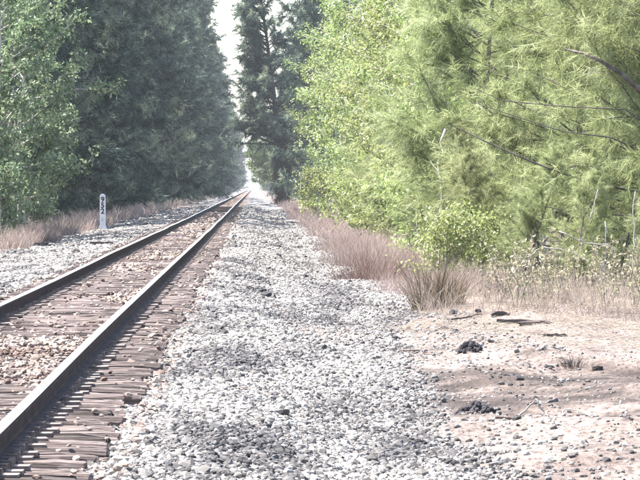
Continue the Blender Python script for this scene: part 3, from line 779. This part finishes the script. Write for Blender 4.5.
for i, (x, y, m_, s, lab) in enumerate((
        (2.72, 61, 0, 1.35, 'upright tan grass tussock standing alone at the edge of the gravel'),
        (3.0, 61.5, 0, .95, 'smaller tan tussock just right of the lone upright tussock'),
        (2.15, 78, 3, 1.0, 'broad reddish grass tussock spilling onto the gravel'),
        (2.65, 83, 3, .95, 'reddish grass tussock behind the broad one on the gravel edge'),
        (2.35, 96, 1, 1.2, 'pinkish tussock third along the right verge from the clearing'),
        (2.3, 112, 1, 1.1, 'pinkish tussock fourth along the right verge from the clearing'),
        (6.3, 57, 0, .45, 'small dry tuft in front of the weeds at the right edge'),
        (-7.15, 116, 2, 1.0, 'brown grass tussock at the left edge above the gravel'),
        (-7.1, 123, 2, .95, 'second brown grass tussock from the left edge'),
        (-7.0, 133, 2, 1.0, 'third brown grass tussock from the left edge'),
        (-7.2, 150, 2, 1.1, 'brown grass tussock left of the white numbered post'),
        (-7.1, 176, 2, .8, 'brown grass tussock just right of the white numbered post'))):
    z = float(ground_z(np.array(x), np.array(y)))
    tag(link('grass_tussock', tus[m_], None, (x, y, z), i * 1.1, s), lab, 'grass tussock', 'grass tussocks on the verges')

# leafy weeds at the back of the clearing
def weed(seed):
    rg = np.random.default_rng(seed); st, fo = Acc(), Acc()
    for q in range(5):
        a = rg.uniform(0, 6.28); P = curve((rg.normal(0, .06), rg.normal(0, .06), -.03), (math.cos(a) * .25, math.sin(a) * .25, 1), rg.uniform(.5, .9), 5, .1, rg, .08)
        tube(st, P, np.linspace(.006, .002, 6), 4)
        k = 13; s = rg.uniform(.8, 5, k); ci = np.minimum(s.astype(int), 4); fr = (s - ci)[:, None]; B = P[ci] * (1 - fr) + P[ci + 1] * fr
        D = norm(rg.normal(0, .6, (k, 3)) + [0, 0, .25]); N = norm(rg.normal(0, .5, (k, 3)) + [0, -.2, .8]); ll = rg.uniform(.04, .085, k)
        leaves(fo, B, D, N, ll, ll * .5, np.clip(rg.normal(.55, .25, k), 0, 1))
    return st.mesh('stem', M['grass_tan']), fo.mesh('foliage', M['weed'])
wd = [weed(70 + i) for i in range(3)]
rg = np.random.default_rng(71)
for i in range(54):
    y = rg.uniform(58, 75); x = rg.uniform(3.7, 7.6) ** 1.0 * y / 66
    plant('weed', wd[i % 3], x, y, rg.uniform(0, 6.28), rg.uniform(.75, 1.35), 'pale leafy weed among the tan grass below the pines', 'weed', 'weeds behind the clearing', ('stem', 'foliage'))

# bare saplings and dead branches on the right
def stick(name, pts, r0, r1, mat, label, cat, sides=6, loc=None):
    pts = np.array(pts, float); b = pts[0] if loc is None else np.array(loc)
    rg = np.random.default_rng(int(abs(pts).sum() * 100)); L = np.linalg.norm(pts[-1] - pts[0])
    t = np.linspace(0, len(pts) - 1, 3 * len(pts)); ref = pts
    pts = np.stack([np.interp(t, np.arange(len(ref)), ref[:, c]) for c in range(3)], -1)
    pts[1:] += rg.normal(0, .012 * L, pts[1:].shape) * [1, 1, .6 if cat != 'stick' else .1]
    acc = Acc(); tube(acc, pts - b, np.linspace(r0, r1, len(pts)) * rg.uniform(.85, 1.2, len(pts)), sides)
    # closed ends
    for e, fl in ((0, 1), (len(pts) - 1, 0)):
        ring = np.arange(sides) + e * sides  # end caps
        acc.F3.append(np.array([[ring[0], ring[q + 1], ring[q]] if fl else [ring[0], ring[q], ring[q + 1]] for q in range(1, sides - 1)]))
    if cat in ('sapling', 'branch', 'tree trunk'):
        for q in range(6):
            i = int(rg.integers(2, len(pts) - 1)); d = norm(rg.normal(0, 1, 3) * [1, .5, .4] + [0, 0, .5])
            tube(acc, curve(pts[i] - b, d, L * rg.uniform(.12, .3) if cat != 'tree trunk' else rg.uniform(.3, .9), 4, .2, rg, .15), np.linspace(r1 * .6, r1 * .25, 5), 4)
    return tag(link(name, acc.mesh(name, mat, True), None, tuple(b)), label, cat)
stick('bare_sapling', [(6.95, 73, -.35), (6.90, 73, .2), (6.98, 73, .6), (6.93, 73, 1.0), (6.99, 73.1, 1.45)], .016, .008, M['white_wood'], 'pale bare sapling at the right edge, taller of the pair', 'sapling')
stick('bare_sapling', [(7.2, 72.5, -.35), (7.16, 72.5, .4), (7.2, 72.5, 1.0), (7.13, 72.5, 1.55)], .02, .008, M['white_wood'], 'pale bare sapling closest to the right edge', 'sapling')
stick('bare_sapling', [(6.5, 74, -.35), (6.52, 74, .3), (6.5, 74, .9)], .02, .01, M['white_wood'], 'short pale sapling left of the pair at the right edge', 'sapling')
stick('dead_branch', [(6.30, 75, .95), (6.36, 75, 1.1), (6.40, 75, 1.3), (6.46, 75.1, 1.5)], .016, .006, M['white_wood'], 'thin bleached twig leaning among the pine boughs', 'branch')
stick('dead_branch', [(4.5, 71, -.3), (4.8, 71, .25), (5.15, 71, .48), (5.6, 71, .40), (5.95, 71, .25)], .014, .006, M['white_wood'], 'bleached dead branch arching over the weeds', 'branch')
stick('dead_branch', [(5.5, 72, .75), (5.95, 72, .55), (6.4, 72, .5), (6.75, 72, .25)], .014, .006, M['white_wood'], 'bleached branch hanging in the boughs at right', 'branch')
stick('pale_snag', [(3.92, 84, -.35), (3.98, 84, .8), (3.93, 84, 1.9), (3.99, 84, 2.75)], .04, .026, M['white_wood'], 'pale straight bare trunk standing among the bright leaves', 'tree trunk')

# ------------------------------------------------------------------ white numbered post
PXY = (-6.5, 172.0); pz = float(ground_z(np.array(PXY[0]), np.array(PXY[1])))
post = link('mile_post', None, None, (PXY[0], PXY[1], pz)); tag(post, 'white round topped concrete post with black numerals 952 left of the track', 'mile post')
def slab(wd_, dp, h, rounded):
    bm = bmesh.new(); pts = [(-wd_ / 2, -.3), (wd_ / 2, -.3)]
    if rounded: pts += [(wd_ / 2 * math.cos(a), h - wd_ / 2 + wd_ / 2 * math.sin(a)) for a in np.linspace(0, math.pi, 13)]
    else: pts += [(wd_ / 2, h), (-wd_ / 2, h)]
    vs = [bm.verts.new((x, -dp / 2, z)) for x, z in pts]
    f = bm.faces.new(vs); r = bmesh.ops.extrude_face_region(bm, geom=[f])
    for v in r['geom']:
        if isinstance(v, bmesh.types.BMVert): v.co.y += dp
    bmesh.ops.recalc_face_normals(bm, faces=bm.faces)
    bmesh.ops.bevel(bm, geom=[e for e in bm.edges if e.calc_face_angle(0) > 1], offset=.008, segments=2, affect='EDGES')
    me = bpy.data.meshes.new('slab'); bm.to_mesh(me); bm.free(); return me
me = slab(.25, .13, 1.56, True); me.materials.append(M['concrete']); shaft = link('shaft', me, post)
me = slab(.32, .20, .17, False); me.materials.append(M['concrete']); link('foot', me, post)
for ch, zc in (('9', 1.30), ('5', 1.05), ('2', .80)):
    cu = bpy.data.curves.new('digit', 'FONT'); cu.body = ch; cu.size = .31; cu.extrude = .003; cu.offset = .010; cu.align_x = 'CENTER'; cu.align_y = 'CENTER'
    tmp = bpy.data.objects.new('digit', cu); COL.objects.link(tmp)
    bpy.context.view_layer.update()
    dm = bpy.data.meshes.new_from_object(tmp.evaluated_get(bpy.context.evaluated_depsgraph_get()))
    bpy.data.objects.remove(tmp); dm.materials.clear(); dm.materials.append(M['black_paint'])
    o = link('numeral', dm, shaft, (0, -.069, zc)); o.rotation_euler = (math.pi / 2, 0, 0)

# ------------------------------------------------------------------ debris
def rock_mesh(seed, mat, flat=.7):
    rg = np.random.default_rng(500 + seed); bm = bmesh.new(); bmesh.ops.create_icosphere(bm, subdivisions=2, radius=.5)
    cuts = [(norm(rg.normal(0, 1, 3)), rg.uniform(.26, .4)) for _ in range(9)]
    for v in bm.verts:
        c = np.array(v.co)
        for nn, d in cuts:
            e = c @ nn - d
            if e > 0: c = c - nn * e
        v.co = Vector(c * [1, .8, flat] + rg.normal(0, .012, 3))
    me = bpy.data.meshes.new('rock'); bm.to_mesh(me); bm.free(); me.materials.append(mat); return me
rocks = [rock_mesh(i, M['black_rock'], .6 + .15 * i) for i in range(4)]
for i, (x, y, s, lab) in enumerate((
        (.21, 65.0, .22, 'largest black lump in the middle of the gravel shoulder'), (.32, 64.2, .17, 'black lump right beside the largest black lump on the gravel'),
        (.14, 66.0, .13, 'small black lump just left of the largest black lump'), (.62, 98, .17, 'far small black stone on the shoulder, the upper of two'),
        (.6, 90, .17, 'small black stone on the shoulder, the lower of two'), (1.12, 86, .20, 'dark stone on the gravel left of the pinkish tussocks'),
        (-.36, 39.5, .11, 'black stone on the gravel mound near the tie ends'), (2.9, 58.0, .15, 'dark stone at the foot of the lone upright tussock'),
        (3.2, 57.2, .13, 'dark stone right of the lone upright tussock'), (2.45, 36.8, .09, 'small dark stone in the dark rut of the clearing'))):
    z = float(ground_z(np.array(x), np.array(y)))
    tag(link('dark_stone', rocks[i % 4], None, (x, y, z + s * .18), i * 1.3, s), lab, 'stone', 'black stones on the gravel')
# heap of dark gravel lumps, two of them
def heap(label, cx, cy_, n_, r, seed):
    rg = np.random.default_rng(seed); root = link('gravel_heap', None, None, (cx, cy_, float(ground_z(np.array(cx), np.array(cy_))))); tag(root, label, 'gravel heap')
    for q in range(n_):
        a = rg.uniform(0, 6.28); d = r * math.sqrt(rg.random()); s = rg.uniform(.03, .07)
        x, y = math.cos(a) * d, math.sin(a) * d * 1.2
        zz = float(ground_z(np.array(cx + x), np.array(cy_ + y))) - root.location.z
        o = link('lump', rocks[q % 4], root, (x, y, zz + .015 + .09 * max(0, 1 - d / r)), a, s)
        o.rotation_euler = (rg.normal(0, .5), rg.normal(0, .5), a)
heap('small heap of dark lumps in front of the dirt clearing', 2.21, 41.0, 75, .13, 1)
heap('low spread of dark lumps in the rut below the heap', 1.92, 34.6, 60, .17, 2)
# broken planks and sticks
def plank(name, x, y, L, wd_, th, rz, tilt, mat, label, cat='plank'):
    rg = np.random.default_rng(int(abs(x) * 100 + y)); bm = bmesh.new(); bmesh.ops.create_cube(bm, size=1)
    bmesh.ops.scale(bm, vec=(L, wd_, th), verts=bm.verts)
    bmesh.ops.subdivide_edges(bm, edges=[e for e in bm.edges if abs(e.verts[0].co.x - e.verts[1].co.x) > L * .5], cuts=5)
    for v in bm.verts:
        v.co += Vector(rg.normal(0, .006, 3)); 
        if abs(v.co.x) > L * .45: v.co.x += rg.normal(0, .05)
    me = bpy.data.meshes.new(name); bm.to_mesh(me); bm.free(); me.materials.append(mat)
    o = link(name, me, None, (x, y, float(ground_z(np.array(x), np.array(y))) + th * .35 + abs(math.sin(tilt)) * L * .25), 0)
    o.rotation_euler = (0, tilt, rz); return tag(o, label, cat)
plank('broken_plank', 3.62, 54.6, .62, .16, .05, .15, .05, M['dead_wood'], 'longest dark broken plank lying at the back of the clearing')
plank('broken_plank', 3.78, 53.6, .40, .14, .06, -.2, -.06, M['dead_wood'], 'shorter dark plank in front of the longest one')
plank('broken_plank', 3.45, 56.0, .28, .13, .06, .5, .1, M['dead_wood'], 'small dark plank piece behind the longest plank')
plank('broken_plank', 3.62, 48.0, .20, .12, .05, .1, 0, M['dead_wood'], 'lone wood piece on the bare dirt nearer than the planks')
plank('broken_plank', 3.35, 39.0, .13, .08, .04, -.3, 0, M['dead_wood'], 'small dark chip on the pale ridge between the ruts')
plank('tie_piece', -4.35, 113.5, .62, .24, .14, .05, 0, M['dead_wood'], 'dark piece of old tie lying beside the left rail')
plank('tie_piece', -6.55, 121, .7, .22, .12, .1, 0, M['dead_wood'], 'dark wood at the foot of the left edge tussocks')
gz = lambda x, y: float(ground_z(np.array(x), np.array(y)))
def lying(name, x0, y0, x1, y1, r, mat, label, lift=0.0):
    pts = []
    for t in np.linspace(0, 1, 6):
        x, y = x0 + (x1 - x0) * t, y0 + (y1 - y0) * t
        pts.append((x, y, gz(x, y) + r + lift * math.sin(math.pi * t) + .01 * math.sin(9 * t)))
    stick(name, pts, r, r * .6, mat, label, 'stick')
lying('fallen_stick', 2.0, 32.9, 2.42, 32.3, .016, M['dead_wood'], 'dark stick on the ground under the bleached twigs')
lying('fallen_stick', 2.6, 32.6, 2.95, 32.2, .014, M['dead_wood'], 'dark stick right of the bleached twigs')
lying('fallen_stick', .20, 57.0, .48, 56.6, .018, M['dead_wood'], 'short dark stick on the gravel below the black lumps')
lying('fallen_stick', -.12, 33.2, .12, 32.3, .014, M['dead_wood'], 'dark stick on the gravel at the bottom centre')
lying('fallen_stick', 1.55, 43.2, 2.3, 42.6, .012, M['dead_wood'], 'thin dark stick between gravel and dirt', .01)
lying('fallen_stick', 2.7, 55.5, 3.2, 56.5, .016, M['dead_wood'], 'thin stick left of the broken planks', .02)
# bleached forked twigs sticking up at the bottom
b0 = (2.25, 32.2); g0 = gz(*b0)
stick('bleached_twig', [(2.12, 32.3, g0), (2.20, 32.25, g0 + .08), (2.27, 32.2, g0 + .17), (2.32, 32.2, g0 + .08), (2.42, 32.1, g0 - .01)], .009, .006, M['white_wood'], 'bent bleached twig standing above the rut, the taller', 'twig')
stick('bleached_twig', [(2.45, 32.2, g0), (2.51, 32.2, g0 + .09), (2.62, 32.15, g0 + .07), (2.80, 32.1, g0 + .0)], .008, .005, M['white_wood'], 'bent bleached twig beside the taller one', 'twig')
stick('bleached_twig', [(2.7, 31.9, g0), (2.9, 31.8, g0 + .03), (3.05, 31.8, g0 + .02)], .007, .004, M['white_wood'], 'low bleached twig right of the bent pair', 'twig')
# weed stump in the rut
tag(link('grass_tussock', tussock(8, 160, .22, .10, .7, .006, M['thatch']), None, (3.15, 39.4, gz(3.15, 39.4)), 0, 1), 'small dark dead tuft on the dark rut of the clearing', 'grass tussock')

# ------------------------------------------------------------------ haze
bm = bmesh.new(); bmesh.ops.create_cube(bm, size=1)
for v in bm.verts: v.co = Vector((v.co.x * 900, 2150 + v.co.y * 4400, 17.5 + v.co.z * 45))
me = bpy.data.meshes.new('haze'); bm.to_mesh(me); bm.free()
m = bpy.data.materials.new('haze_air'); m.use_nodes = True; n = m.node_tree.nodes; n.clear()
out = n.new('ShaderNodeOutputMaterial'); pv = n.new('ShaderNodeVolumePrincipled')
pv.inputs['Color'].default_value = (.86, .93, 1, 1); pv.inputs['Density'].default_value = .00008; pv.inputs['Anisotropy'].default_value = 0
m.node_tree.links.new(pv.outputs[0], out.inputs['Volume']); me.materials.append(m)
tag(link('haze', me), 'pale haze in the air', 'haze', kind='stuff')
